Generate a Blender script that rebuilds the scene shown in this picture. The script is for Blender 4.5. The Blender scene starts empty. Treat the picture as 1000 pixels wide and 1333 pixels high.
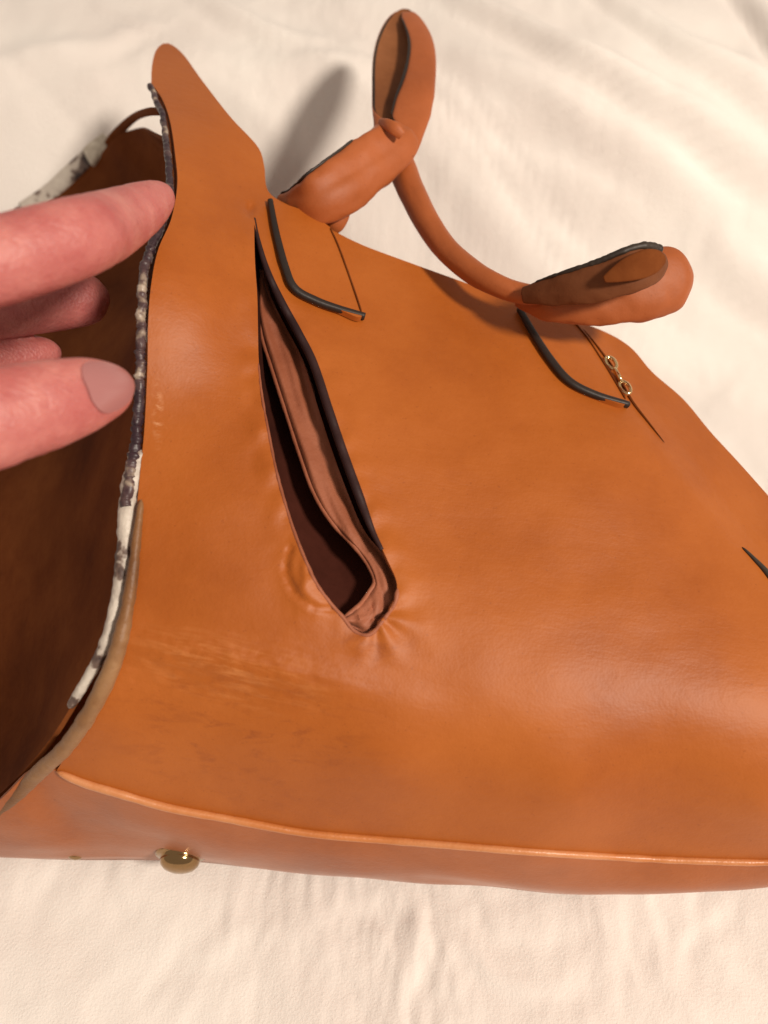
import bpy, bmesh, math, random
import numpy as np
from mathutils import Vector, Matrix, noise, geometry
random.seed(7); np.random.seed(7)
scene = bpy.context.scene
C = scene.collection

# ------------------------------------------------------------------ camera
PITCH = math.radians(55); FPX = 1100.0; CAMH = 0.34
cam_d = bpy.data.cameras.new('camera'); cam = bpy.data.objects.new('camera', cam_d); C.objects.link(cam)
cam.location = (0, 0, CAMH); cam.rotation_euler = (math.pi/2 - PITCH, 0, 0)
cam_d.sensor_fit = 'VERTICAL'; cam_d.sensor_height = 36.0; cam_d.lens = 36.0*FPX/1333.0
cam_d.clip_start = 0.01; cam_d.clip_end = 50
cam_d.dof.use_dof = True; cam_d.dof.focus_distance = 0.285; cam_d.dof.aperture_fstop = 7.5
scene.camera = cam

# ------------------------------------------------------------------ light: one warm lamp up to the right, dim warm room
w = bpy.data.worlds.new("World"); scene.world = w; w.use_nodes = True
w.node_tree.nodes['Background'].inputs[0].default_value = (1.0, 0.84, 0.70, 1)
w.node_tree.nodes['Background'].inputs[1].default_value = 0.40
def area(name, loc, target, size, power, col):
    d = bpy.data.lights.new(name, 'AREA'); d.shape = 'DISK'; d.size = size; d.energy = power; d.color = col
    o = bpy.data.objects.new(name, d); C.objects.link(o); o.location = loc
    o.rotation_euler = (Vector(target)-Vector(loc)).to_track_quat('-Z', 'Y').to_euler(); return o
area('room_lamp', (1.152, -0.58, 1.57), (0, 0.30, 0.05), 0.30, 45.0, (1.0, 0.88, 0.75))
scene.view_settings.view_transform = 'Standard'; scene.view_settings.look = 'None'
scene.view_settings.exposure = 0; scene.view_settings.gamma = 1
scene.render.resolution_x = 768; scene.render.resolution_y = 1024

# ------------------------------------------------------------------ helpers
def P(px, py, z):
    a = (px-500)/FPX; b = -(py-666.5)/FPX
    s, c = math.sin(PITCH), math.cos(PITCH)
    d = Vector((a, c + b*s, -s + b*c))
    return Vector((0, 0, CAMH)) + d*((z-CAMH)/d.z)
def PL(pts): return [P(*p) for p in pts]

def spline(pts, n):
    """Catmull-Rom through pts (tuples of any length), n samples evenly by arc length."""
    p = np.array([list(q) for q in pts], float)
    p = np.vstack([2*p[0]-p[1], p, 2*p[-1]-p[-2]])
    out = []
    for i in range(1, len(p)-2):
        for t in np.linspace(0, 1, 24, endpoint=False):
            a, b, c, d = p[i-1], p[i], p[i+1], p[i+2]
            out.append(0.5*((2*b)+(-a+c)*t+(2*a-5*b+4*c-d)*t*t+(-a+3*b-3*c+d)*t**3))
    out.append(p[-2]); out = np.array(out)
    k = min(3, out.shape[1])
    L = np.concatenate([[0], np.cumsum(np.linalg.norm(np.diff(out[:, :k], axis=0), axis=1))])
    s = np.linspace(0, L[-1], n)
    return np.stack([np.interp(s, L, out[:, j]) for j in range(out.shape[1])], 1)
def wspline(pts, n):     # pixel/height points -> world spline
    return [Vector(v) for v in spline([tuple(P(*p)) for p in pts], n)]

def link(name, me, mat, parent=None, smooth=True):
    o = bpy.data.objects.new(name, me); C.objects.link(o)
    if mat: me.materials.append(mat)
    if smooth: me.polygons.foreach_set('use_smooth', [True]*len(me.polygons))
    if parent: o.parent = parent
    return o
def mesh(name, v, f, mat, parent=None, smooth=True):
    me = bpy.data.meshes.new(name); me.from_pydata([tuple(q) for q in v], [], f); me.update()
    bm = bmesh.new(); bm.from_mesh(me); bmesh.ops.recalc_face_normals(bm, faces=bm.faces); bm.to_mesh(me); bm.free()
    return link(name, me, mat, parent, smooth)
def solid(o, t, off=-1, bev=0, sub=0):
    m = o.modifiers.new('solid', 'SOLIDIFY'); m.thickness = t; m.offset = off
    es = o.modifiers.new('split', 'EDGE_SPLIT'); es.split_angle = math.radians(72)
    if bev:
        b = o.modifiers.new('bevel', 'BEVEL'); b.width = bev; b.segments = 3; b.limit_method = 'ANGLE'; b.angle_limit = math.radians(50)
    if sub:
        s = o.modifiers.new('sub', 'SUBSURF'); s.levels = sub; s.render_levels = sub
    return o

def loft(rows):
    n = len(rows[0]); v = [p for r in rows for p in r]; f = []
    for i in range(len(rows)-1):
        for j in range(n-1):
            a = i*n+j; f.append((a, a+1, a+n+1, a+n))
    return v, f

def sweep(path, prof, up, cap=True, twist=None):
    """path: Vectors; prof(i,t)-> list of (u,v) profile points; up: a vector or list (v-axis hint)."""
    n = len(path); rings = []
    for i, p in enumerate(path):
        a = path[max(i-1, 0)]; b = path[min(i+1, n-1)]; T = (b-a).normalized()
        u0 = up[i] if isinstance(up, list) else up
        S = T.cross(u0); S.normalize(); N = S.cross(T).normalized()
        if twist:
            q = Matrix.Rotation(twist(i/(n-1)), 3, T); S = q @ S; N = q @ N
        rings.append([p + S*u + N*v for u, v in prof(i, i/(n-1))])
    m = len(rings[0]); v = [p for r in rings for p in r]; f = []
    for i in range(n-1):
        for j in range(m):
            f.append((i*m+j, i*m+(j+1) % m, (i+1)*m+(j+1) % m, (i+1)*m+j))
    if cap: f.append(tuple(range(m))); f.append(tuple(range((n-1)*m, n*m)))
    return v, f
def ell(rx, ry, m=14, pw=1.0):
    out = []
    for k in range(m):
        a = 2*math.pi*k/m; c, s = math.cos(a), math.sin(a)
        out.append((rx*math.copysign(abs(c)**pw, c), ry*math.copysign(abs(s)**pw, s)))
    return out
def tube(name, path, r, mat, parent, up=Vector((0, 0, 1)), ratio=1.0, ends=True, wob=0, m=12):
    def rad(t):
        k = r(t) if callable(r) else r
        if ends:
            e = 0.03
            if t < e: k *= math.sqrt(max(0.02, 1-(1-t/e)**2))
            if t > 1-e: k *= math.sqrt(max(0.02, 1-(1-(1-t)/e)**2))
        return k
    def prof(i, t):
        k = rad(t)
        if wob: k *= 1+wob*noise.noise(Vector((i*0.35, 3.1, 0)))
        return ell(k, k*ratio, m)
    return mesh(name, *sweep(path, prof, up), mat, parent)

# ------------------------------------------------------------------ materials
def nt(name):
    m = bpy.data.materials.new(name); m.use_nodes = True
    t = m.node_tree; return m, t, t.nodes['Principled BSDF']
def tex(t, kind, scale, **k):
    n = t.nodes.new(kind); n.inputs['Scale'].default_value = scale
    for a, b in k.items():
        if a in n.inputs: n.inputs[a].default_value = b
        else: setattr(n, a, b)
    return n
def coords(t, scale=(1, 1, 1), rot=(0, 0, 0)):
    c = t.nodes.new('ShaderNodeTexCoord'); m = t.nodes.new('ShaderNodeMapping')
    m.inputs['Scale'].default_value = scale; m.inputs['Rotation'].default_value = rot
    t.links.new(c.outputs['Object'], m.inputs['Vector']); return m.outputs['Vector']
def ramp(t, fac, stops):
    r = t.nodes.new('ShaderNodeValToRGB'); e = r.color_ramp.elements
    e[0].position, e[0].color = stops[0][0], (*stops[0][1], 1); e[1].position, e[1].color = stops[-1][0], (*stops[-1][1], 1)
    for p, c in stops[1:-1]:
        x = e.new(p); x.color = (*c, 1)
    t.links.new(fac, r.inputs[0]); return r.outputs[0]
def bump(t, hs, prev=None):
    for h, st, d in hs:
        b = t.nodes.new('ShaderNodeBump'); b.inputs['Strength'].default_value = st; b.inputs['Distance'].default_value = d
        t.links.new(h, b.inputs['Height'])
        if prev: t.links.new(prev, b.inputs['Normal'])
        prev = b.outputs['Normal']
    return prev

def leather(name, c0, c1, c2, rough=0.5, coat=0.04, grain=0.25, crease=True, spec=0.4):
    m, t, b = nt(name); L = t.links.new
    v = coords(t)
    n1 = tex(t, 'ShaderNodeTexNoise', 17, Detail=6, Roughness=0.6); L(v, n1.inputs['Vector'])
    n2 = tex(t, 'ShaderNodeTexNoise', 420, Detail=3); L(v, n2.inputs['Vector'])
    vs = coords(t, (40, 190, 60), (0, 0, math.radians(14)))
    n3 = tex(t, 'ShaderNodeTexNoise', 2.0, Detail=4, Roughness=0.65, Distortion=0.6); L(vs, n3.inputs['Vector'])
    vo = tex(t, 'ShaderNodeTexVoronoi', 1100); L(v, vo.inputs['Vector'])
    mx = t.nodes.new('ShaderNodeMath'); mx.operation = 'MULTIPLY_ADD'; mx.inputs[1].default_value = 0.10; L(n2.outputs[0], mx.inputs[0]); L(n1.outputs[0], mx.inputs[2])
    col = ramp(t, mx.outputs[0], [(0.38, c0), (0.55, c1), (0.74, c2)])
    # tiny dark pores
    pr = tex(t, 'ShaderNodeTexNoise', 900, Detail=1); L(v, pr.inputs['Vector'])
    pf = ramp(t, pr.outputs[0], [(0.70, (1, 1, 1)), (0.78, (0.72, 0.66, 0.62))])
    mm = t.nodes.new('ShaderNodeMixRGB'); mm.blend_type = 'MULTIPLY'; mm.inputs[0].default_value = 0.55; L(col, mm.inputs[1]); L(pf, mm.inputs[2])
    L(mm.outputs[0], b.inputs['Base Color'])
    rr = t.nodes.new('ShaderNodeMapRange'); rr.inputs['To Min'].default_value = rough-0.06; rr.inputs['To Max'].default_value = rough+0.1; L(n1.outputs[0], rr.inputs[0]); L(rr.outputs[0], b.inputs['Roughness'])
    b.inputs['Specular IOR Level'].default_value = spec
    b.inputs['Sheen Weight'].default_value = 0.10 if c1[0] > 0.15 else 0.0; b.inputs['Sheen Roughness'].default_value = 0.4; b.inputs['Sheen Tint'].default_value = (1, 0.75, 0.68, 1)
    b.inputs['Coat Weight'].default_value = coat; b.inputs['Coat Roughness'].default_value = 0.5
    hs = [(vo.outputs['Distance'], grain*0.4, 0.0003), (n2.outputs[0], grain*0.6, 0.0005), (n1.outputs[0], 0.25, 0.0015)]
    if crease: hs.append((n3.outputs[0], 0.12, 0.0008))
    L(bump(t, hs), b.inputs['Normal'])
    return m, t, b
TAN, _, _ = leather('tan_leather', (0.325, 0.075, 0.004), (0.375, 0.093, 0.007), (0.42, 0.112, 0.012))
HND, _, _ = leather('handle_leather', (0.30, 0.072, 0.014), (0.36, 0.090, 0.020), (0.42, 0.112, 0.030), rough=0.55, crease=True)
LIP, _, _ = leather('worn_pink_leather', (0.20, 0.050, 0.020), (0.27, 0.078, 0.034), (0.36, 0.12, 0.060), rough=0.6, crease=False, grain=0.5)
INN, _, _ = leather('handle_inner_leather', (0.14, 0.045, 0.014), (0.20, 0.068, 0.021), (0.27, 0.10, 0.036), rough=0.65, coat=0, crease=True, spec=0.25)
IND, _, _ = leather('shaded_inner_leather', (0.085, 0.024, 0.007), (0.125, 0.037, 0.011), (0.18, 0.058, 0.019), rough=0.65, coat=0, crease=True, spec=0.25)  # darker copy of the handle inner leather, lobe's shade put into the colour
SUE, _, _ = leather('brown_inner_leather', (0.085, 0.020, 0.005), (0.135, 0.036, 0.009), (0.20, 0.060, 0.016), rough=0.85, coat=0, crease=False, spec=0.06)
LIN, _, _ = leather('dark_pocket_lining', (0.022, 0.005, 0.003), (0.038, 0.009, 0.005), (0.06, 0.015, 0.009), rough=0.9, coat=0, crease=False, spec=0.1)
EDG, _, _ = leather('dark_edge_paint', (0.010, 0.005, 0.004), (0.018, 0.010, 0.007), (0.036, 0.024, 0.014), rough=0.5, coat=0, crease=False, spec=0.5)
PED, _, _ = leather('pocket_edge_paint', (0.016, 0.005, 0.006), (0.026, 0.009, 0.009), (0.045, 0.016, 0.014), rough=0.6, coat=0, crease=False, spec=0.3)
OLV, _, _ = leather('olive_piping', (0.11, 0.042, 0.013), (0.20, 0.088, 0.030), (0.33, 0.18, 0.08), rough=0.5, crease=False, grain=0.6)
BOT, _, _ = leather('bottom_leather', (0.27, 0.066, 0.012), (0.34, 0.090, 0.017), (0.40, 0.115, 0.028), rough=0.38, coat=0.08, crease=True)

SNK, t, b = nt('snake_print')
v = coords(t); L = t.links.new
a1 = tex(t, 'ShaderNodeTexNoise', 95, Detail=3, Roughness=0.7); L(v, a1.inputs['Vector'])
a2 = tex(t, 'ShaderNodeTexVoronoi', 330); L(v, a2.inputs['Vector'])
a3 = tex(t, 'ShaderNodeTexNoise', 38, Detail=1); L(v, a3.inputs['Vector'])
af = t.nodes.new('ShaderNodeMath'); af.operation = 'MULTIPLY_ADD'; af.inputs[1].default_value = 0.6; L(a3.outputs[0], af.inputs[0]); L(a1.outputs[0], af.inputs[2])
ag = t.nodes.new('ShaderNodeMath'); ag.operation = 'SUBTRACT'; ag.inputs[1].default_value = 0.30; L(af.outputs[0], ag.inputs[0])
ad = t.nodes.new('ShaderNodeMath'); ad.operation = 'MULTIPLY_ADD'; ad.inputs[1].default_value = 0.14; L(a2.outputs['Distance'], ad.inputs[0]); L(ag.outputs[0], ad.inputs[2])
L(ramp(t, ad.outputs[0], [(0.50, (0.035, 0.018, 0.025)), (0.64, (0.10, 0.06, 0.06)), (0.72, (0.33, 0.26, 0.20)), (0.85, (0.52, 0.44, 0.36))]), b.inputs['Base Color'])
b.inputs['Roughness'].default_value = 0.42
L(bump(t, [(a2.outputs['Distance'], 0.6, 0.0012)]), b.inputs['Normal'])

GLD, t, b = nt('pale_gold_metal')
b.inputs['Base Color'].default_value = (0.33, 0.21, 0.10, 1); b.inputs['Metallic'].default_value = 1; b.inputs['Roughness'].default_value = 0.13
n = tex(t, 'ShaderNodeTexNoise', 500, Detail=3); t.links.new(bump(t, [(n.outputs[0], 0.04, 0.0002)]), b.inputs['Normal'])
CHN = GLD.copy(); CHN.name = 'bright_gold_metal'; CHN.node_tree.nodes['Principled BSDF'].inputs['Base Color'].default_value = (0.85, 0.64, 0.34, 1)
CRM, t, b = nt('cream_lining'); b.inputs['Roughness'].default_value = 0.75
v = coords(t); n = tex(t, 'ShaderNodeTexNoise', 200, Detail=4); t.links.new(v, n.inputs['Vector'])
t.links.new(ramp(t, n.outputs[0], [(0.35, (0.42, 0.36, 0.28)), (0.65, (0.66, 0.60, 0.50))]), b.inputs['Base Color'])
t.links.new(bump(t, [(n.outputs[0], 0.4, 0.0006)]), b.inputs['Normal'])

BND, t, b = nt('worn_cream_binding'); b.inputs['Roughness'].default_value = 0.5
v = coords(t); n = tex(t, 'ShaderNodeTexNoise', 75, Detail=4, Roughness=0.6); n_ = tex(t, 'ShaderNodeTexNoise', 600, Detail=3); t.links.new(v, n.inputs['Vector']); t.links.new(v, n_.inputs['Vector'])
t.links.new(ramp(t, n.outputs[0], [(0.36, (0.035, 0.02, 0.02)), (0.44, (0.15, 0.10, 0.08)), (0.48, (0.50, 0.44, 0.38)), (0.7, (0.64, 0.58, 0.50))]), b.inputs['Base Color'])
t.links.new(bump(t, [(n.outputs[0], 0.5, 0.002), (n_.outputs[0], 0.4, 0.0006)]), b.inputs['Normal'])
SKN, t, b = nt('skin'); L = t.links.new
v = coords(t); n1 = tex(t, 'ShaderNodeTexNoise', 75, Detail=6, Roughness=0.65); n2 = tex(t, 'ShaderNodeTexNoise', 700, Detail=3); L(v, n1.inputs['Vector']); L(v, n2.inputs['Vector'])
L(ramp(t, n1.outputs[0], [(0.3, (0.42, 0.10, 0.095)), (0.5, (0.49, 0.15, 0.135)), (0.7, (0.58, 0.22, 0.19))]), b.inputs['Base Color'])
b.inputs['Roughness'].default_value = 0.5
b.inputs['Subsurface Weight'].default_value = 0.2; b.inputs['Subsurface Radius'].default_value = (0.006, 0.002, 0.001); b.inputs['Subsurface Scale'].default_value = 1.0
vv = coords(t, (120, 700, 300)); n4 = tex(t, 'ShaderNodeTexNoise', 1.0, Detail=4, Distortion=0.8); L(vv, n4.inputs['Vector'])
vr = tex(t, 'ShaderNodeTexVoronoi', 900); L(v, vr.inputs['Vector'])
L(bump(t, [(n2.outputs[0], 0.25, 0.0006), (n4.outputs[0], 0.35, 0.0008), (vr.outputs['Distance'], 0.3, 0.0005)]), b.inputs['Normal'])
NAL, t, b = nt('fingernail'); b.inputs['Base Color'].default_value = (0.37, 0.155, 0.15, 1); b.inputs['Roughness'].default_value = 0.25

BLK, t, b = nt('cream_fleece'); L = t.links.new
v = coords(t)
n1 = tex(t, 'ShaderNodeTexNoise', 9, Detail=4); n2 = tex(t, 'ShaderNodeTexNoise', 190, Detail=8, Roughness=0.82); n3 = tex(t, 'ShaderNodeTexNoise', 1100, Detail=3)
for q in (n1, n2, n3): L(v, q.inputs['Vector'])
L(ramp(t, n1.outputs[0], [(0.3, (0.77, 0.705, 0.665)), (0.7, (0.85, 0.81, 0.765))]), b.inputs['Base Color'])
b.inputs['Roughness'].default_value = 0.95; b.inputs['Specular IOR Level'].default_value = 0.1
b.inputs['Sheen Weight'].default_value = 0.3; b.inputs['Sheen Roughness'].default_value = 0.5
L(bump(t, [(n2.outputs[0], 0.26, 0.0022), (n3.outputs[0], 0.35, 0.0007)]), b.inputs['Normal'])

# ------------------------------------------------------------------ the blanket
fd = (P(1000, 250, 0.12)-P(600, 20, 0.15)); fd.z = 0; fd.normalize(); fn = Vector((-fd.y, fd.x, 0))
S0 = lambda p, n: [tuple(q) for q in spline(p, n)]
def blanket_base(x, y):
    t = min(1, max(0, (y-0.32)/0.13)); return 0.112*t*t*(3-2*t)+0.10*max(0, y-0.43)
def PB(px, py, off):            # point 'off' above the blanket's swell, seen at that pixel
    z = 0.03
    for _ in range(30):
        p = P(px, py, z); z = 0.6*z+0.4*(blanket_base(p.x, p.y)+off)
    return (px, py, z)
def blanket_h(x, y):
    p = Vector((x, y, 0)); s = p.dot(fd); q = p.dot(fn)
    far = min(1, max(0, (y-0.25)/0.2))
    q += 0.03*noise.noise(Vector((s*3, q*3, 1.7)))
    h = 0
    k = noise.noise(Vector((q*17, s*1.6, 4.2))); h += 0.005*far*(1-abs(k)*2.6)*max(0, 0.5+noise.noise(Vector((q*4, s*2.4, 9))))
    k = noise.noise(Vector((q*34+1.5*noise.noise(Vector((s*5, q*5, 3))), s*2.0, 14.2))); h -= 0.0028*far*max(0, 1-abs(k)*6)**1.5*max(0, 0.35+1.3*noise.noise(Vector((q*9, s*5, 21))))
    h += 0.005*noise.noise(Vector((x*7, y*7, 0)))
    h += 0.0022*noise.noise(Vector((x*28, y*28, 5)))
    near = 1-min(1, max(0, (y-0.15)/0.3))
    cl = noise.fractal(Vector((x*75+1.5*noise.noise(Vector((x*20, y*20, 0))), y*60+noise.noise(Vector((x*25, y*25, 8))), 3)), 0.75, 2.1, 4)*(0.5+1.4*abs(noise.noise(Vector((x*9, y*9, 6)))))
    h += (0.0007+0.0006*near)*cl + blanket_base(x, y)
    return h
NX, NY = 500, 520
xs = np.linspace(-0.9, 0.9, NX); ys = np.linspace(-0.35, 1.5, NY)
v = []; f = []
for j in range(NY):
    for i in range(NX):
        # denser grid near the bag
        x = xs[i]/0.9; x = 0.9*(0.3*x+0.7*x**3)
        u = (ys[j]+0.35)/1.85; y = -0.35+1.85*(0.55*u+0.45*u**2.0)
        v.append((x, y, blanket_h(x, y)))
CR = [([(560,-8),(600,15),(700,65),(800,122),(900,190),(1000,250),(1060,285)], 1.0), ([(740,-20),(790,15),(860,62),(930,100),(1000,155),(1040,200)], 0.8),
      ([(940,-25),(965,5),(1000,55),(1030,110)], 0.9), ([(600,148),(660,160),(720,176),(800,215),(860,258),(912,312)], 0.7), ([(905,350),(950,385),(1000,420),(1050,450)], 0.9),
      ([(640,225),(700,260),(770,285),(840,290)], 0.45), ([(-20,120),(60,92),(140,78),(200,50)], 0.4), ([(230,-5),(300,40),(370,60),(440,62)], 0.45), ([(860,140),(930,200),(1000,235)], 0.5), ([(560,60),(640,110),(720,150),(800,200)], 0.5)]
VA = np.array(v)
for pl, amp in CR:
    q = np.array([tuple(P(*PB(a, b_, 0)))[:2] for a, b_ in S0(pl, 28)])
    p0, p1 = q[:-1], q[1:]; d = p1-p0; best = np.full(len(VA), 9.0); sg = np.zeros(len(VA)); tt = np.zeros(len(VA))
    for k in range(len(d)):
        r = VA[:, :2]-p0[k]; t_ = np.clip((r@d[k])/(d[k]@d[k]), 0, 1); e = r-t_[:, None]*d[k]; l = np.hypot(e[:, 0], e[:, 1])
        m_ = l < best; best[m_] = l[m_]; sg[m_] = np.sign(d[k][0]*e[m_, 1]-d[k][1]*e[m_, 0]); tt[m_] = (k+t_[m_])/len(d)
    env = amp*np.clip(np.sin(np.pi*np.clip(tt, 0.02, 0.98)), 0, 1)**0.5; x_ = best*sg
    VA[:, 2] += env*(0.0066*np.exp(-((x_-0.008)/0.008)**2)-0.0046*np.exp(-((x_+0.003)/0.0045)**2))
v = [tuple(q) for q in VA]
for j in range(NY-1):
    for i in range(NX-1):
        a = j*NX+i; f.append((a, a+1, a+NX+1, a+NX))
bl = mesh('blanket', v, f, BLK); bl['label'] = 'cream fleece blanket with soft folds spread under the tan handbag'; bl['category'] = 'blanket'

# ------------------------------------------------------------------ handbag: front surface heights (thin-plate)
HP = [(75,1003,.074),(190,1042,.066),(300,1065,.060),(500,1092,.052),(800,1114,.045),(1000,1121,.043),(1200,1105,.045),
      (165,830,.113),(350,868,.110),(500,895,.104),(750,940,.096),(1000,985,.087),(1200,985,.08),
      (120,930,.098),(330,965,.092),(500,1000,.087),(750,1045,.077),(1000,1060,.071),
      (188,560,.140),(330,650,.131),(600,700,.116),(800,750,.107),(1000,800,.098),(1200,850,.085),
      (225,200,.166),(215,60,.152),(300,160,.156),(345,250,.148),(270,400,.155),(200,330,.166),(330,450,.142),(430,300,.138),(420,500,.134),(600,370,.124),(600,520,.122),
      (690,400,.119),(800,440,.108),(820,560,.112),(900,530,.098),(900,640,.103),(1000,650,.090),(1000,720,.095),(1200,760,.080)]
_c = np.array([(a/500, b/500) for a, b, _ in HP]); _z = np.array([c for _, _, c in HP])
def _k(r): return np.where(r > 1e-9, r*r*np.log(np.maximum(r, 1e-9)), 0)
_n = len(HP); A = np.zeros((_n+3, _n+3)); A[:_n, :_n] = _k(np.linalg.norm(_c[:, None]-_c[None], axis=2)) + np.eye(_n)*0.004
A[:_n, _n] = 1; A[:_n, _n+1:] = _c; A[_n, :_n] = 1; A[_n+1:, :_n] = _c.T
_w = np.linalg.solve(A, np.concatenate([_z, [0]*3]))
def H(px, py):
    q = np.array([px/500, py/500]); r = np.linalg.norm(_c-q, axis=1)
    return float(_k(r) @ _w[:_n] + _w[_n] + _w[_n+1:] @ q)

bag = bpy.data.objects.new('handbag', None); C.objects.link(bag)
bag.location = (0.02, 0.2, 0.0)
bag['label'] = 'tan leather handbag lying on its back on the cream blanket, slit pocket gaping open'; bag['category'] = 'handbag'
INV = Matrix.Translation(-bag.location)

# outline of the front panel in the photograph
top = [(197,108),(198,85),(204,64),(218,56),(238,70),(262,103),(300,152),(335,190),(344,215),(350,250),(385,272),(430,298),(470,318),(520,337),(600,366),(680,396),
       (745,416),(790,433),(822,453),(850,485),(890,520),(925,562),(960,600),(1000,645),(1060,715),(1130,800),(1190,890)]
left = [(197,108),(212,130),(222,160),(228,200),(231,240),(223,285),(206,325),(197,370),(193,420),(192,480),(188,560),(182,620),(176,690),(172,740),(164,810),(148,870),(118,930),(85,985),(74,1003)]
bott = [(74,1003),(110,1018),(150,1030),(220,1050),(300,1065),(400,1083),(500,1092),(600,1100),(700,1108),(800,1114),(900,1119),(1000,1121),(1100,1116),(1200,1100)]
right = [(1190,890),(1205,1000),(1200,1100)]
S = lambda p, n: [tuple(q) for q in spline(p, n)]
outl = S(left, 150) + S(bott, 170)[1:] + S(right, 30)[::-1][1:] + S(top, 200)[::-1][1:-1]
hole = [(331,292),(337,312),(346,345),(362,382),(386,430),(408,470),(428,530),(446,582),(466,638),(486,690),(504,728),(517,760),(512,785),(498,806),(481,824),(462,822),(446,803),
        (430,786),(412,762),(399,733),(385,697),(371,655),(359,610),(350,565),(341,515),(337,470),(336,430),(335,385),(332,340)]
holes = S(hole+[hole[0]], 150)[:-1]
slitR = [(757,425),(775,447),(800,482),(822,520),(850,556),(890,606),(930,660),(965,707),(1000,750),(1050,815),(1090,870)]
def inside(p, poly):
    x, y = p; c = False; j = len(poly)-1
    for i in range(len(poly)):
        xi, yi = poly[i]; xj, yj = poly[j]
        if (yi > y) != (yj > y) and x < (xj-xi)*(y-yi)/(yj-yi)+xi: c = not c
        j = i
    return c
def seg_d(p, poly, closed=True):
    P0 = np.array(poly); P1 = np.roll(P0, -1, 0) if closed else None
    if not closed: P1 = P0[1:]; P0 = P0[:-1]
    d = P1-P0; q = np.array(p)-P0; t = np.clip((q*d).sum(1)/np.maximum((d*d).sum(1), 1e-9), 0, 1)
    return float(np.min(np.linalg.norm(q-d*t[:, None], axis=1)))
slR = S(slitR, 120)
blis = [(378,715),(372,735),(376,757),(390,777),(410,790),(432,793)]
blS = S(blis, 40)
def front_h(px, py):
    h = H(px, py)
    # crease on the right where the slit is pressed shut: the wing beyond lies a little lower
    d = seg_d((px, py), slR, False)
    a = np.array(slR); k = int(np.argmin(((a-np.array((px, py)))**2).sum(1)))
    k2 = min(k+1, len(slR)-1); k1 = max(k-1, 0)
    tx, ty = a[k2]-a[k1]; side = tx*(py-a[k][1])-ty*(px-a[k][0])
    if side < 0: h -= 0.0016*(min(1, d/14.0))*math.exp(-d/90)
    h -= 0.0006*math.exp(-(d/7.0)**2)
    # puckered leather round the open slit
    if 300 < px < 560 and 250 < py < 870:
        dh = seg_d((px, py), holes)
        h += 0.0011*math.exp(-(dh/26)**2)*(0.6+0.9*noise.noise(Vector((px/26, py/26, 0))))
        e = math.hypot((px-402)/24, (py-752)/44); h += 0.0026*math.exp(-e*e)*(1+0.30*noise.noise(Vector((px/8, py/20, 9))))
        e = seg_d((px, py), blS, False); h -= 0.0009*math.exp(-(e/4.0)**2)*(1+0.8*noise.noise(Vector((px/9, py/9, 4))))
        e = math.hypot(px-500, py-815)
        h += 0.0007*math.exp(-(e/45)**2)*math.sin(math.atan2(py-800, px-490)*7)
        e = math.hypot((px-325)/6, (py-272)/8); h -= 0.002*math.exp(-e*e)
    # soft crumples
    h += 0.0010*noise.noise(Vector((px/190, py/150, 2.0))) + 0.00025*noise.noise(Vector((px/60, py/45, 7.0)))
    # fine pull creases at the lower left fold
    e = math.hypot((px-290)/170, (py-(870+0.12*(px-290)))/42)
    h += 0.00048*math.exp(-e*e)*noise.fractal(Vector((px/45+0.6*noise.noise(Vector((px/30, py/30, 0))), (py-0.26*px)/6.0, 1)), 0.6, 2.0, 3)
    if px < 620: h += 0.0022*math.exp(-((py-(838+0.20*(px-180)))/24)**2)*max(0, 1-abs(px-300)/300)
    return h
pts = [Vector(p) for p in outl] + [Vector(p) for p in holes]
no = len(outl); nh = len(holes)
edges = [(i, (i+1) % no) for i in range(no)] + [(no+i, no+(i+1) % nh) for i in range(nh)]
oa = np.array(outl)
def addgrid(step, cond, mind):
    y = 40
    row = 0
    while y < 1130:
        x = 60+(step/2 if row % 2 else 0)
        while x < 1215:
            if cond(x, y) and inside((x, y), outl) and not inside((x, y), holes) and seg_d((x, y), outl) > mind and seg_d((x, y), holes) > mind*0.6:
                pts.append(Vector((x+0.01*random.random(), y)))
            x += step
        y += step*0.87; row += 1
fine = lambda x, y: (300 < x < 560 and 255 < y < 860) or (60 < x < 520 and 800 < y < 980) or (735 < x < 1010 and 400 < y < 780 and seg_d((x, y), slR, False) < 30)
addgrid(5.0, fine, 2.5)
addgrid(8.0, lambda x, y: not fine(x, y), 4.5)
res = geometry.delaunay_2d_cdt(pts, edges, [], 0, 0.001)
vo, fo = res[0], res[2]
keep = []
for t3 in fo:
    c = sum((vo[i] for i in t3), Vector((0, 0)))/len(t3)
    if inside(c, outl) and not inside(c, holes): keep.append(tuple(t3))
use = sorted({i for t3 in keep for i in t3}); mp = {a: b for b, a in enumerate(use)}
FV = [INV @ P(vo[i].x, vo[i].y, front_h(vo[i].x, vo[i].y)) for i in use]
me = bpy.data.meshes.new('front_panel'); me.from_pydata([tuple(q) for q in FV], [], [tuple(mp[i] for i in t3) for t3 in keep]); me.update()
bm = bmesh.new(); bm.from_mesh(me); bmesh.ops.recalc_face_normals(bm, faces=bm.faces)
if sum(q.normal.z for q in bm.faces) < 0: bmesh.ops.reverse_faces(bm, faces=bm.faces)
bm.to_mesh(me); bm.free()
fp = link('front_panel', me, TAN, bag); solid(fp, 0.0016, -1)

def loc(pts): return [INV @ p for p in pts]
def FP(px, py, dz=0): return INV @ P(px, py, front_h(px, py)+dz)
def on_front(pp, n, dz=0):
    return [FP(x, y, dz) for x, y in S(pp, n)]

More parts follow.
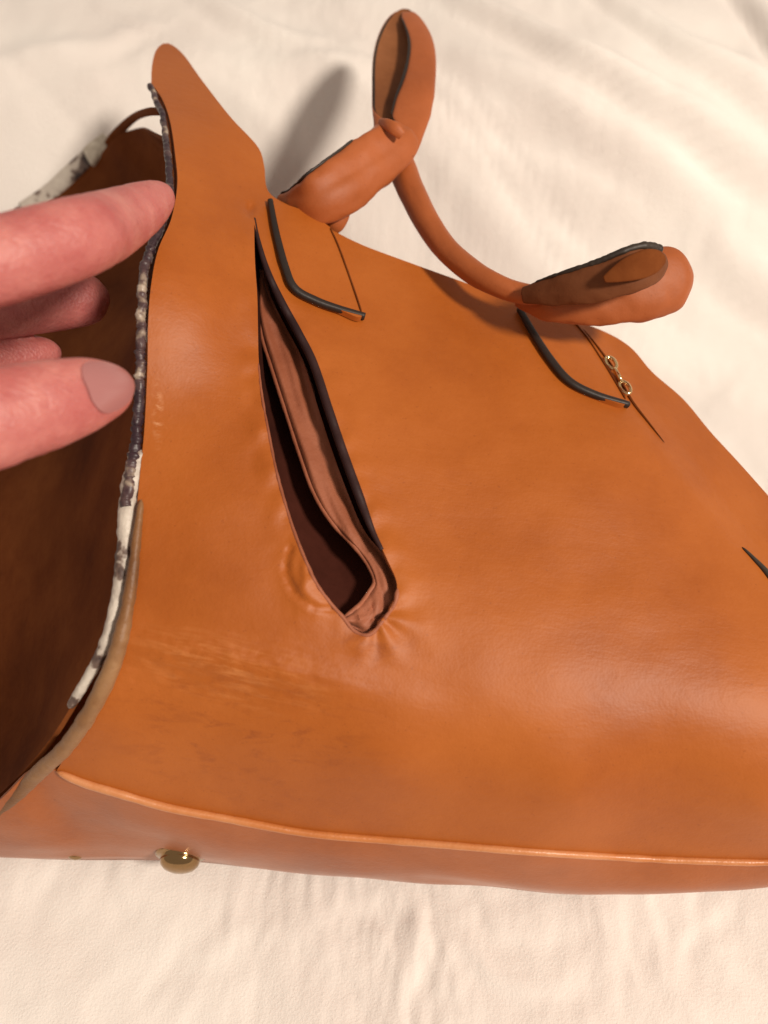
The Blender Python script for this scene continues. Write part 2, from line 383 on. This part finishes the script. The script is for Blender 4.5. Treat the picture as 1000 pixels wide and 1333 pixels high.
# ---- back panel on the blanket, and gusset between
EDGE = [(197,112),(213,150),(219,190),(223,235),(221,262),(212,292),(199,322),(190,352),(187,385),(186,420),(185,470),(183,520),(179,575),(172,620),(166,660),(163,700),(157,745),(146,800),(130,850),(104,905),(74,955),(40,998),(8,1030),(-30,1062),(-80,1090)]
def edge_z(px, py):
    if py < 960: return front_h(max(px+9, 90), py)
    return max(0.016, 0.085-(74-px)*0.00040)
ES = S(EDGE, 120)
E3 = loc([P(x, y, edge_z(x, y)-0.0016) for x, y in ES])
# the gusset runs from that edge outward and down to the back panel's edge, folded inward between
BACK = [(214,182,.158),(200,174,.142),(184,167,.125),(164,172,.112),(146,185,.105),PB(120,215,.022),PB(60,262,.014),PB(-20,300,.012),PB(-110,380,.012),(-180,520,.009),(-215,700,.009),(-205,880,.009),(-150,1030,.010),(-100,1098,.012)]
B3 = loc(wspline(BACK, 120))
rows = []
NR = 22
for k in range(NR+1):
    u = k/NR; r = []
    for j in range(120):
        a, b_ = E3[j], B3[j]; v_ = j/119
        depth = 0.030*math.sin(math.pi*u)*min(1, v_*7+0.15)*min(1, (1-v_)*5)
        p = a.lerp(b_, u); p.x += depth*0.55; p.z -= depth*0.65
        p.z = max(p.z, 0.008)
        p += Vector((1, 0, 1))*0.0022*noise.noise(Vector((u*4, v_*9, 3.3)))*math.sin(math.pi*u)
        r.append(p)
    rows.append(r)
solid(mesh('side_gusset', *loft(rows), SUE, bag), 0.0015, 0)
# back panel: closed sheet on the blanket
bk = [tuple(P(x, y, z))[:2] for x, y, z in BACK] + [tuple(P(x, y, .01))[:2] for x, y in [(0,1110),(250,1112),(500,1130),(800,1140),(1050,1120),(1200,1040),(1180,930),(1100,820),(950,650),(800,520),(600,440),(420,380),(300,330),(215,290),(175,230)]]
bk = [Vector(p) for p in bk]
res = geometry.delaunay_2d_cdt(bk, [(i, (i+1) % len(bk)) for i in range(len(bk))], [], 1, 0.0001)
solid(mesh('back_panel', [INV @ Vector((p.x, p.y, 0.009)) for p in res[0]], [tuple(q) for q in res[2]], TAN, bag, False), 0.002, 1)

# ---- bottom panel: from the seam down to the blanket
seam = [(20,1016,.066),(74,1003,None),(150,1030,None),(220,1050,None),(300,1065,None),(400,1083,None),(500,1092,None),(600,1100,None),(700,1108,None),(800,1114,None),(900,1119,None),(1000,1121,None),(1100,1116,None),(1200,1100,None)]
seam = [(-90,1094,.020),(-30,1064,.046),(8,1032,.062),(40,1004,.070)] + [(a, b, front_h(a, b)-0.001) for a, b, c in seam[1:]]
low = [(-90,1108,.008),(0,1112,.010),(80,1114,.010),(170,1116,.010),(250,1119,.010),(330,1128,.010),(400,1135,.010),(500,1143,.011),(600,1150,.011),(700,1157,.011),(800,1161,.012),(870,1162,.013),(930,1157,.015),(1000,1148,.017),(1100,1132,.02),(1200,1110,.025)]
NB = 140
s3 = loc(wspline(seam, NB)); l3 = loc(wspline(low, NB))
rows = []
for k in range(13):
    u = k/12; r = []
    for j in range(NB):
        p = s3[j].lerp(l3[j], u)
        p.y -= 0.0035*math.sin(math.pi*u)*min(1, j/12)
        p.y += 0.0012*noise.noise(Vector((p.x*30, p.z*60, 0)))
        r.append(p)
    rows.append(r)
rows_bot = rows
for q in range(4):
    rows.append([p+Vector((0, 0.004*(q+1)**1.3, -0.0018*min(q+1, 2))) for p in l3])
solid(mesh('bottom_panel', *loft(rows), BOT, bag), 0.0016, 0)

# streak patches on the front panel: painted bend highlight, darker patches, pale edge scratch
def wear_and_glint(mat, a, b_, half, colr, thr, strength, stretch):
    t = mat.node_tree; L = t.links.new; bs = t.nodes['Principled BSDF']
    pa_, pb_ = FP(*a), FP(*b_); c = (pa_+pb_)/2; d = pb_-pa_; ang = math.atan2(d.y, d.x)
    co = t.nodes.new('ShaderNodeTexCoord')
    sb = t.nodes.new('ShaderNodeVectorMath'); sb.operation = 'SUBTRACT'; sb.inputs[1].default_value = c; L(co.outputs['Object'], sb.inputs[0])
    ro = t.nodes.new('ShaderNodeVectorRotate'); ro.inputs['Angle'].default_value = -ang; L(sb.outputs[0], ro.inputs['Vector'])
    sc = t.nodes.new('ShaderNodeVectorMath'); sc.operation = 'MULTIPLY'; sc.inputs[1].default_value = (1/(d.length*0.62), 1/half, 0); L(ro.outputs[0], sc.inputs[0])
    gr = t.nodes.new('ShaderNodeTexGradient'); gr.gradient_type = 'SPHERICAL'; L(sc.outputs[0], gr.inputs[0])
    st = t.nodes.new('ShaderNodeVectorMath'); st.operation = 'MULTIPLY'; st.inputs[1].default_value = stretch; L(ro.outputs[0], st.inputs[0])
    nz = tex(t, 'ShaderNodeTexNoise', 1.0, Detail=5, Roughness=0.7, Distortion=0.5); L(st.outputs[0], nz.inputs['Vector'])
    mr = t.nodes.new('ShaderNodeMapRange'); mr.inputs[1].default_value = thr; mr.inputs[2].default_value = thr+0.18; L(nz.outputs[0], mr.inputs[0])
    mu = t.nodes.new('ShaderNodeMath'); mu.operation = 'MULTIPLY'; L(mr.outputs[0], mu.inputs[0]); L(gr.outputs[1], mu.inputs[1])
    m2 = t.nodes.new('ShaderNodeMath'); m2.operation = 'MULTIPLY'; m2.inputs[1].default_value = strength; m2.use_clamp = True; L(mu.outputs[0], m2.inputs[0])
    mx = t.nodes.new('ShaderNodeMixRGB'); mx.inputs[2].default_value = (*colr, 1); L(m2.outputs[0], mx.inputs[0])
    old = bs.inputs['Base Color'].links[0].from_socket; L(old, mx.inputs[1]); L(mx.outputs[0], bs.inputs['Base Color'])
TNF = TAN.copy(); TNF.name = 'tan_leather_worn_glint'; fp.data.materials[0] = TNF
wear_and_glint(TNF, (165,838), (430,900), 0.010, (0.60, 0.23, 0.07), 0.47, 0.65, (60, 560, 0))  # lighter streaks paint the bend's glossy highlight into the colour
wear_and_glint(TNF, (120,930), (520,960), 0.022, (0.24, 0.050, 0.005), 0.52, 0.8, (90, 420, 0))
wear_and_glint(TNF, (430,835), (540,830), 0.010, (0.25, 0.055, 0.008), 0.45, 0.9, (120, 160, 0))
wear_and_glint(TNF, (204,495), (206,575), 0.0022, (0.60, 0.28, 0.13), 0.50, 1.1, (500, 200, 0))

# ---- seams, piping, trim
sp = on_front([(74,1003),(110,1018),(150,1030),(220,1050),(300,1065),(400,1083),(500,1092),(600,1100),(700,1108),(800,1114),(900,1119),(1000,1121),(1100,1116),(1198,1100)], 160)
PIP, t, b = leather('orange_piping', (0.42, 0.13, 0.03), (0.52, 0.18, 0.05), (0.60, 0.27, 0.12), rough=0.35, coat=0.3, crease=False, grain=0.5)
tube('bottom_piping', [p+Vector((0, -0.0004, 0.0002)) for p in sp], lambda t: 0.0014-0.0003*t, PIP, bag, wob=0.15)
# snake print edge binding
def prof_trim(i, t):
    k = 0.0013 + 0.0001*max(0, math.sin(i*0.9)) + 0.0005*noise.noise(Vector((i*0.4, 0, 0)))
    k *= 0.8+0.5*t
    return ell(k, k*1.15, 10, 0.8)
ns = 320
pt = loc([P(x, y, edge_z(x, y)-0.0002) for x, y in S([(x-2, y) for x, y in EDGE[:15]], ns)])
for i, p in enumerate(pt):
    p += Vector((0.0007*noise.noise(Vector((i*0.11, 1, 0))), 0, 0.0005*noise.noise(Vector((i*0.2, 5, 0)))))
mesh('edge_binding', *sweep(pt, prof_trim, Vector((0, 0, 1))), SNK, bag)
# olive tan piping beside it lower down, running round the corner
pp = [(184,650),(178,700),(173,745),(164,800),(148,862),(120,922),(86,972),(52,1004),(14,1042),(-30,1078),(-80,1100)]
po = loc([P(x, y, (edge_z(x-10, y) if y < 940 else edge_z(x-14, y))+0.001) for x, y in S(pp, 120)])
tube('gusset_piping', po, lambda t: 0.0010+0.0016*min(1, t*2.5), OLV, bag, wob=0.25)
pc = [(184,585),(178,615),(171,645),(167,690),(163,735),(155,785),(140,837),(118,880),(92,922)]
pc3 = loc([P(x-2, y, edge_z(x, y)-0.002) for x, y in S(pc, 90)])
tube('cream_binding', pc3, lambda t: 0.0034-0.0020*t, BND, bag, wob=0.3)

# ---- slit pocket
rimR = [(333,285),(338,312),(350,352),(368,392),(390,432),(410,472),(430,532),(448,585),(468,640),(487,690),(500,716)]
rim = on_front(rimR, 120, -0.0003)
def prof_rim(i, t):
    k = 0.0010*(0.55+min(1, t*4)*0.6)*(1-0.55*max(0, t-0.85)/0.15)
    return ell(k*1.3, k*1.2, 10)
mesh('pocket_edge', *sweep([p+Vector((-0.0006, 0, 0)) for p in rim], prof_rim, Vector((0, 0, 1))), PED, bag)
# inner lip: a ribbon hanging under the right rim and curling round the lower end
lipL = [(338,352),(337,400),(342,440),(358,492),(376,548),(392,596),(408,640),(432,680),(462,712),(480,736),(488,757),(480,772),(468,788),(446,806)]
lipR = [(340,350),(352,385),(372,425),(394,468),(414,530),(432,585),(452,640),(474,690),(500,722),(516,748),(522,775),(508,802),(486,828),(452,812)]
a2 = S(lipL, 90); c2 = S(lipR, 90); rows = []
for k in range(17):
    u = k/16; r = []
    for j in range(90):
        x = a2[j][0]*(1-u)+c2[j][0]*u; y = a2[j][1]*(1-u)+c2[j][1]*u; t_ = j/89
        dp = 0.0065*(1-t_**3)+0.0015
        z = front_h(x, y) - dp*(1-0.25*u) - 0.0020*(1-math.sin(math.pi*min(1, u*1.15)/1)) + 0.0010*noise.noise(Vector(((x-0.33*y)/11, y/90, 2)))*(1 if y < 740 else 1.4) + 0.0009*math.exp(-((u-0.12)/0.14)**2)
        r.append(INV @ P(x, y, z))
    rows.append(r)
lip = solid(mesh('pocket_lip', *loft(rows), LIP, bag), 0.0014, -1)
tube('folded_edge', rows[0][4:], 0.0008, LIP, lip, wob=0.25)
# pocket bag: dark cup under the slit
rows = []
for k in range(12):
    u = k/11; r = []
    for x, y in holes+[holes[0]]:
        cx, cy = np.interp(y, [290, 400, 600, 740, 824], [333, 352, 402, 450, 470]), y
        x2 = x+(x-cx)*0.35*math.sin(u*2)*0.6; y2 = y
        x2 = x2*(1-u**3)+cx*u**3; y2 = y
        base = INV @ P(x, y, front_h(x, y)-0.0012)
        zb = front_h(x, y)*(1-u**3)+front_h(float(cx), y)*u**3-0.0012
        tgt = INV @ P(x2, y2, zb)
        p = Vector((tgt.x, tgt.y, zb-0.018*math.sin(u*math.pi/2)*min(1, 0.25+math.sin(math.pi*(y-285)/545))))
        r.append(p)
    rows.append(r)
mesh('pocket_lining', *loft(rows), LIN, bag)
# raised cut edge of the left rim
rimL = [(336,470),(341,515),(350,565),(359,610),(371,655),(384,695),(398,730),(412,760),(430,785),(446,803),(462,822),(482,826),(500,806),(514,786),(518,765)]
tube('pocket_rim', on_front(rimL, 110, -0.0002), lambda t: 0.0004+0.0003*t, LIP, bag, wob=0.5)

# right slit: dark gap where it gapes near the frame edge
gap = S([(966,712),(980,726),(1000,748),(1040,800),(1085,862)], 50)
tube('slit_edge', [FP(x, y, 0.0003) for x, y in gap], lambda t: 0.0004+0.0016*min(1, t*2), EDG, bag)

tube('slit_crease_shade', on_front([(758,427),(775,447),(800,482),(822,521),(846,552),(866,577)], 60, 0.0004), lambda t: 0.0005*math.sin(math.pi*t)+0.0001, SUE, bag)  # dark strip laid over the crease, standing in for the groove's shade

# ---- handle tabs
def tab(outline, edge, thick=0.0022):
    o2 = S(outline+[outline[0]], 90)[:-1]
    pts = [Vector(p) for p in o2]; n_ = len(pts)
    ed = [(i, (i+1) % n_) for i in range(n_)]
    xs_ = [p.x for p in pts]; ys_ = [p.y for p in pts]
    y = min(ys_)
    while y < max(ys_):
        x = min(xs_)
        while x < max(xs_):
            if inside((x, y), o2) and seg_d((x, y), o2) > 3: pts.append(Vector((x, y)))
            x += 8
        y += 8
    res = geometry.delaunay_2d_cdt(pts, ed, [], 1, 0.001)
    me = mesh('handle_tab', [FP(p.x, p.y, 0.0004+thick) for p in res[0]], [tuple(q) for q in res[2]], TAN, bag)
    b_ = me.data
    if sum(p.normal.z for p in b_.polygons) < 0: b_.flip_normals()
    solid(me, thick, -1)
    e = mesh('painted_edge', *sweep(on_front(edge, 70, 0.0006+thick*0.5), lambda i, t: ell(0.00135*(0.8+0.3*math.sin(3*t)), 0.0013, 10, 0.7), Vector((0, 0, 1))), EDG, me)
    return me
tl = tab([(352,262),(360,305),(372,350),(384,376),(410,391),(440,402),(471,412),(462,375),(447,335),(436,305),(425,292),(390,272)],
         [(352,262),(360,305),(372,350),(384,376),(410,391),(440,402),(475,412)])
tr = tab([(676,402),(695,435),(718,470),(742,497),(775,514),(816,526),(800,494),(778,458),(758,428),(744,414),(712,404)],
         [(676,402),(695,435),(718,470),(742,497),(775,514),(818,527)])
tube('tab_seam', on_front([(430,296),(440,318),(452,350),(463,382),(471,406)], 40, 0.003), 0.0003, SUE, tl)
tube('tab_seam', on_front([(744,415),(765,440),(790,478),(815,520)], 40, 0.003), 0.0003, SUE, tr)

# ---- handle: one strap whose ends flare out of the tabs, rolled to a cord in the middle
CAMV = Vector((0, 0, CAMH))
FWD = Vector((0, math.cos(PITCH), -math.sin(PITCH)))
def pxm(p_world): return (p_world-CAMV).dot(FWD)/FPX          # metres per photograph pixel at that point
def path_r(pts, n=60):
    """(px,py,z,halfwidth px) -> world path, radii (m)"""
    a = spline([(*P(q[0], q[1], q[2]), q[3]*pxm(P(q[0], q[1], q[2]))) for q in pts], n)
    return [INV @ Vector(r[:3]) for r in a], a[:, 3]
def ups(path): return [(CAMV-(bag.location+p)).normalized() for p in path]
def body(name, pts, mat, parent, flat=0.7, n=90, m=32, wob=0.04, crease=None):
    path, rad = path_r(pts, n)
    def prof(i, t):
        k = max(rad[i], 1e-4); out = []
        for j, (u, v_) in enumerate(ell(k, k*flat, m)):
            a_ = j*2*math.pi/m; q = 1+wob*(noise.noise(Vector((i*0.10, 1.6*math.cos(a_), 1.6*math.sin(a_))))+0.35*noise.noise(Vector((i*0.22, 5*math.cos(a_), 5*math.sin(a_)))))
            if crease: q *= crease(i/(n-1), j*2*math.pi/m)
            out.append((u*q, v_*q))
        return out
    o = mesh(name, *sweep(path, prof, ups(path)), mat, parent)
    s_ = o.modifiers.new('sub', 'SUBSURF'); s_.levels = 1; s_.render_levels = 1
    return o, path, rad
handle, hp, hr = body('handle', [(362,262,.140,9),(382,266,.143,20),(408,262,.147,32),(436,248,.149,36),(465,227,.150,36),(492,205,.151,35),(514,185,.152,31),(522,168,.152,22)],
     HND, bag, 0.42, wob=0.10, crease=lambda t, a: 1-0.20*math.exp(-((a-(2.15-0.7*t))/0.20)**2)*min(1, t*3)-0.08*math.exp(-((a-0.8)/0.3)**2)*math.exp(-((t-0.35)/0.2)**2))
# painted edge along its upper side
path, rad = hp, hr
def side_line(path, rad, ang, t0, t1, flat=0.62, k=1.02):
    out = []; n = len(path); U = ups(path)
    for i in range(int(t0*n), int(t1*n)):
        T = (path[min(i+1, n-1)]-path[max(i-1, 0)]).normalized(); S_ = T.cross(U[i]).normalized(); N = S_.cross(T)
        out.append(path[i]+S_*rad[i]*k*math.cos(ang)+N*rad[i]*k*flat*math.sin(ang))
    return out
tube('painted_edge', side_line(path, rad, math.radians(172), 0.02, 0.66, 0.42), 0.00055, EDG, handle, wob=0.5)
body('strap_fold', [(425,300,.134,8),(434,291,.137,14),(443,279,.140,13),(450,268,.143,8)], HND, handle, 0.5, n=20)
# the standing loop: an open channel of leather, brown inside
rowsB = [(203,507,541,None),(190,496,547,None),(176,489,552,None),(163,486,557,None),(152,485,561,510),(140,484,563,512),(125,484,566,516),(110,484,567,522),(95,484,568,527),(78,485,568,531),(60,488,566,533),(44,493,561,531),(30,500,553,526),(20,508,545,522),(14,517,537,524)]
raw = [(y, (a+c)/2, (c-a)/2, s_ if s_ else (a+c)/2-3) for y, a, c, s_ in rowsB]
sm = spline(raw, 46)
rows = []
for k, (y, cx, W, sx) in enumerate(sm):
    t = k/45; z = .148+0.006*math.sin(t*1.5)
    c0 = P(cx, y, z); sc = pxm(c0); N = (CAMV-c0).normalized()
    op = min(1, max(0, (t-0.22)/0.12))
    ph0 = math.acos(max(-0.95, min(0.95, (sx-cx)/W)))
    ph1 = -math.pi*(1.0+0.04)-(1-op)*(math.pi-ph0-0.02)*1.0
    r = []
    for j in range(27):
        a = ph0+(ph1-ph0)*j/26
        D = 0.62
        p = c0+Vector((1, 0, 0))*W*sc*math.cos(a)+N*W*sc*D*math.sin(a)*(1 if a < 0 else 0.85)
        p += N*0.0007*noise.noise(Vector((a*1.5, t*7, 8)))
        r.append(INV @ p)
    rows.append(r)
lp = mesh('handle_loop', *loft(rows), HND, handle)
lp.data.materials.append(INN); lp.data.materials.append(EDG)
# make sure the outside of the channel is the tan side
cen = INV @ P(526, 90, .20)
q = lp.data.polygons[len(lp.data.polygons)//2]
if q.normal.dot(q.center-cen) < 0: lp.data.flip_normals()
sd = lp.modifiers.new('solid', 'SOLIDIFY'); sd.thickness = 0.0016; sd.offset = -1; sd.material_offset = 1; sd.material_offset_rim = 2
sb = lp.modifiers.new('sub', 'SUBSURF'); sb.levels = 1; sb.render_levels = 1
tube('painted_edge', [r[0] for r in rows[13:43]], lambda t: 0.0003+0.0004*math.sin(math.pi*t), EDG, lp, wob=0.3)
# knuckle where the loop is pinched
body('strap_knot', [(494,159,.158,5),(504,162,.160,7),(514,168,.160,8),(524,177,.158,6)], HND, handle, 0.5, n=24)
# cord in the middle
cord, cpth, crad = body('handle_cord', [(508,190,.142,14),(520,212,.141,18),(534,245,.139,18),(553,284,.137,17),(578,321,.136,16),(608,349,.136,16),(640,368,.137,15),(675,381,.137,14),(712,384,.138,12),(750,374,.140,11)], HND, handle, 1.0, wob=0.05)
# right hand end
he, hp2, hr2 = body('handle_end', [(672,392,.128,6),(690,396,.131,12),(716,399,.136,20),(750,394,.139,29),(790,386,.141,38),(828,376,.143,45),(858,367,.144,45),(880,359,.145,37),(894,355,.145,22),(900,353,.145,7)],
     HND, handle, 0.5, wob=0.10)
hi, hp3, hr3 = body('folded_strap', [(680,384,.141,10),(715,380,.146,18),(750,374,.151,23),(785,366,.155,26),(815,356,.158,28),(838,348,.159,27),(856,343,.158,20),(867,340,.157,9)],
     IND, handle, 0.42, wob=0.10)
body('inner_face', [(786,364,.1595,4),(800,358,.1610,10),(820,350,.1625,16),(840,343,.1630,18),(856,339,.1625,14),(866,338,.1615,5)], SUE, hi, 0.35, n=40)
tube('painted_edge', side_line(hp3, hr3, math.radians(165), 0.10, 0.97, 0.42), lambda t: 0.0004+0.0012*t, EDG, hi, wob=0.4)
# ---- gold chain peeping out of the right slit
def ring(name, c, rx, ry, th, mat, parent, ax, ay):
    pth = [c+ax*rx*math.cos(a)+ay*ry*math.sin(a) for a in np.linspace(0, 2*math.pi, 25)[:-1]]
    az = ax.cross(ay).normalized(); v = []; f = []; n = 24; m = 8
    for i, a in enumerate(np.linspace(0, 2*math.pi, 25)[:-1]):
        rad = (ax*math.cos(a)+ay*math.sin(a)).normalized()
        for j in range(m):
            b_ = 2*math.pi*j/m; v.append(pth[i]+rad*th*math.cos(b_)+az*th*math.sin(b_))
    for i in range(n):
        for j in range(m): f.append((i*m+j, i*m+(j+1) % m, ((i+1) % n)*m+(j+1) % m, ((i+1) % n)*m+j))
    return mesh(name, v, f, mat, parent)
for k, (x, y) in enumerate([(793,474),(802,490),(811,506)]):
    c = FP(x, y, 0.0022); d = (FP(x+7, y+13, 0.0022)-c).normalized()
    s_ = d.cross(Vector((0, 0, 1))).normalized(); n_ = s_.cross(d)
    if k % 2: s_, n_ = (s_*0.4+n_*0.9).normalized(), s_
    ring('chain_link', c+Vector((0.0006, 0, 0.0006)), 0.0031, 0.0018, 0.0007, CHN, bag, d, s_)

# ---- feet
def stud(c, r):
    prof = [(1.25,0),(1.28,0.10),(1.12,0.16),(0.98,0.20),(1.0,0.45),(0.93,0.70),(0.75,0.92),(0.45,1.07),(0.2,1.12),(0.0,1.13)]
    ax = Vector((0, -1, 0.10)).normalized(); S_ = ax.orthogonal().normalized(); T = ax.cross(S_)
    v = []; f = []; m = 28
    for a, h in prof:
        for j in range(m):
            th = 2*math.pi*j/m; v.append(INV @ (c+S_*a*r*math.cos(th)+T*a*r*math.sin(th)+ax*h*r*0.8))
    for i in range(len(prof)-1):
        for j in range(m): f.append((i*m+j, i*m+(j+1) % m, (i+1)*m+(j+1) % m, (i+1)*m+j))
    return mesh('metal_foot', v, f, GLD, bag)
def on_bottom(px, u):
    k = min(range(NB), key=lambda j: abs(l3[j].x+bag.location.x-P(px, 1120, .01).x))
    return bag.location+rows_bot[int(u*12)][k]
stud(on_bottom(265, .8)+Vector((0, -0.0002, 0)), 0.0070)
stud(on_bottom(105, .98)+Vector((0, 0.0010, -0.0008)), 0.0028)

# ---- back wing of the bag, top left: cream trim, loop
TR = [PB(136,188,.024),PB(116,204,.020),PB(92,226,.017),PB(66,250,.015),PB(30,275,.014)]
def ribbon(name, pts, w, t, mat, parent, n=40):
    path, rad = path_r([(*q, w) for q in pts], n)
    return mesh(name, *sweep(path, lambda i, t_: ell(rad[i], t, 12, 0.5), [Vector((0.2, -0.3, 1)).normalized()]*n), mat, parent)
ribbon('back_binding', TR, 13, 0.0012, BND, bag)
ribbon('binding_cap', [PB(140,186,.029),PB(126,196,.027),PB(116,206,.025)], 14, 0.0022, CRM, bag, 16)
body('gusset_loop', [(136,202,.095,5),(145,185,.100,7),(158,168,.112,6),(175,153,.130,5),(192,146,.148,5),(208,145,.156,5)], SUE, bag, 0.5)

# ------------------------------------------------------------------ the hand that opens the bag from the left
hand_v = []; hand_f = []
def add(vf):
    b_ = len(hand_v); hand_v.extend(vf[0]); hand_f.extend([tuple(i+b_ for i in q) for q in vf[1]])
def finger(pts, flat=0.92, n=50, knuck=()):
    a = spline([(*P(q[0], q[1], q[2]), q[3]*pxm(P(q[0], q[1], q[2]))) for q in pts], n)
    path = [Vector(r[:3]) for r in a]
    U = [(CAMV-p).normalized() for p in path]
    def prof(i, t):
        k = a[i, 3]
        if i > n-8: k *= 1
        out = []
        for j, (u, v_) in enumerate(ell(k, k*flat, 24)):
            q = 1+0.025*noise.noise(Vector((i*0.15, math.cos(j/24*6.283)*2, math.sin(j/24*6.283)*2)))
            for kt, amp in knuck:
                q -= amp*math.exp(-((t-kt)/0.008)**2)
            out.append((u*q, v_*q))
        return out
    add(sweep(path, prof, U)); return path, a[:, 3], U
finger([(-330,430,.205,75),(-220,400,.208,70),(-110,362,.208,62),(-20,345,.206,57),(60,322,.203,54),(110,306,.200,50),(150,290,.190,43),(180,274,.185,35),(203,260,.181,25),(214,253,.178,15),(218,250,.177,5)], knuck=((0.60,0.035),(0.63,0.04),(0.82,0.03)))
finger([(-330,470,.180,75),(-200,430,.165,58),(-80,405,.150,46),(20,397,.140,41),(80,391,.134,38),(115,389,.131,33),(132,387,.130,24),(142,386,.130,8)])
finger([(-330,520,.170,75),(-200,490,.150,50),(-80,472,.135,38),(0,466,.125,31),(45,462,.120,26),(68,459,.118,18),(79,457,.117,6)])
thp, thr, thU = finger([(-330,540,.190,85),(-240,560,.192,80),(-150,572,.190,72),(-60,558,.186,67),(0,543,.183,65),(50,530,.180,60),(90,519,.177,53),(120,511,.174,46),(145,506,.171,36),(160,503,.169,25),(168,502,.168,14),(171,501,.168,4)], 0.78, n=90, knuck=((0.64,0.05),(0.67,0.05),(0.705,0.04)))
finger([(-330,600,.165,70),(-240,620,.160,45),(-170,610,.155,34)])
finger([(-560,560,.20,95),(-450,520,.198,110),(-360,490,.195,120),(-300,480,.192,105),(-260,478,.19,75)], 0.6)
hn = mesh('person', hand_v, hand_f, SKN); hn['label'] = 'hand reaching in from the left, index finger and thumb spreading the bag edge'; hn['category'] = 'hand'
rm = hn.modifiers.new('remesh', 'REMESH'); rm.mode = 'VOXEL'; rm.voxel_size = 0.0009; rm.use_smooth_shade = True
sm_ = hn.modifiers.new('smooth', 'SMOOTH'); sm_.iterations = 5; sm_.factor = 0.5
# thumbnail
i0 = min(range(90), key=lambda i: abs((thp[i]-P(88, 519, .176)).length)); i1 = 89
i1 = min(range(90), key=lambda i: abs((thp[i]-P(163, 503, .169)).length))
rows = []
for k in range(15):
    u = k/14; x = i0+(i1-i0)*u; i = int(x); fr = x-i; i2 = min(i+1, 89)
    c = thp[i].lerp(thp[i2], fr); r_ = thr[i]*(1-fr)+thr[i2]*fr; U = thU[i]
    T = (thp[i2]-thp[max(i-1, 0)]).normalized(); S_ = T.cross(U).normalized(); N = S_.cross(T)
    wd = 0.88*math.sqrt(max(0.0, 1-abs(2*u-0.96)**3.2)) if u < 0.99 else 0.15
    rb = max(r_, 0.0045)
    rows.append([c+S_*rb*0.98*math.sin(a)+N*(r_*0.78*0.99*math.cos(a)+0.0004) for a in np.linspace(-wd*0.95, wd*0.95, 13)-0.12])
solid(mesh('fingernail', *loft(rows), NAL, hn), 0.0006, 0, sub=1)
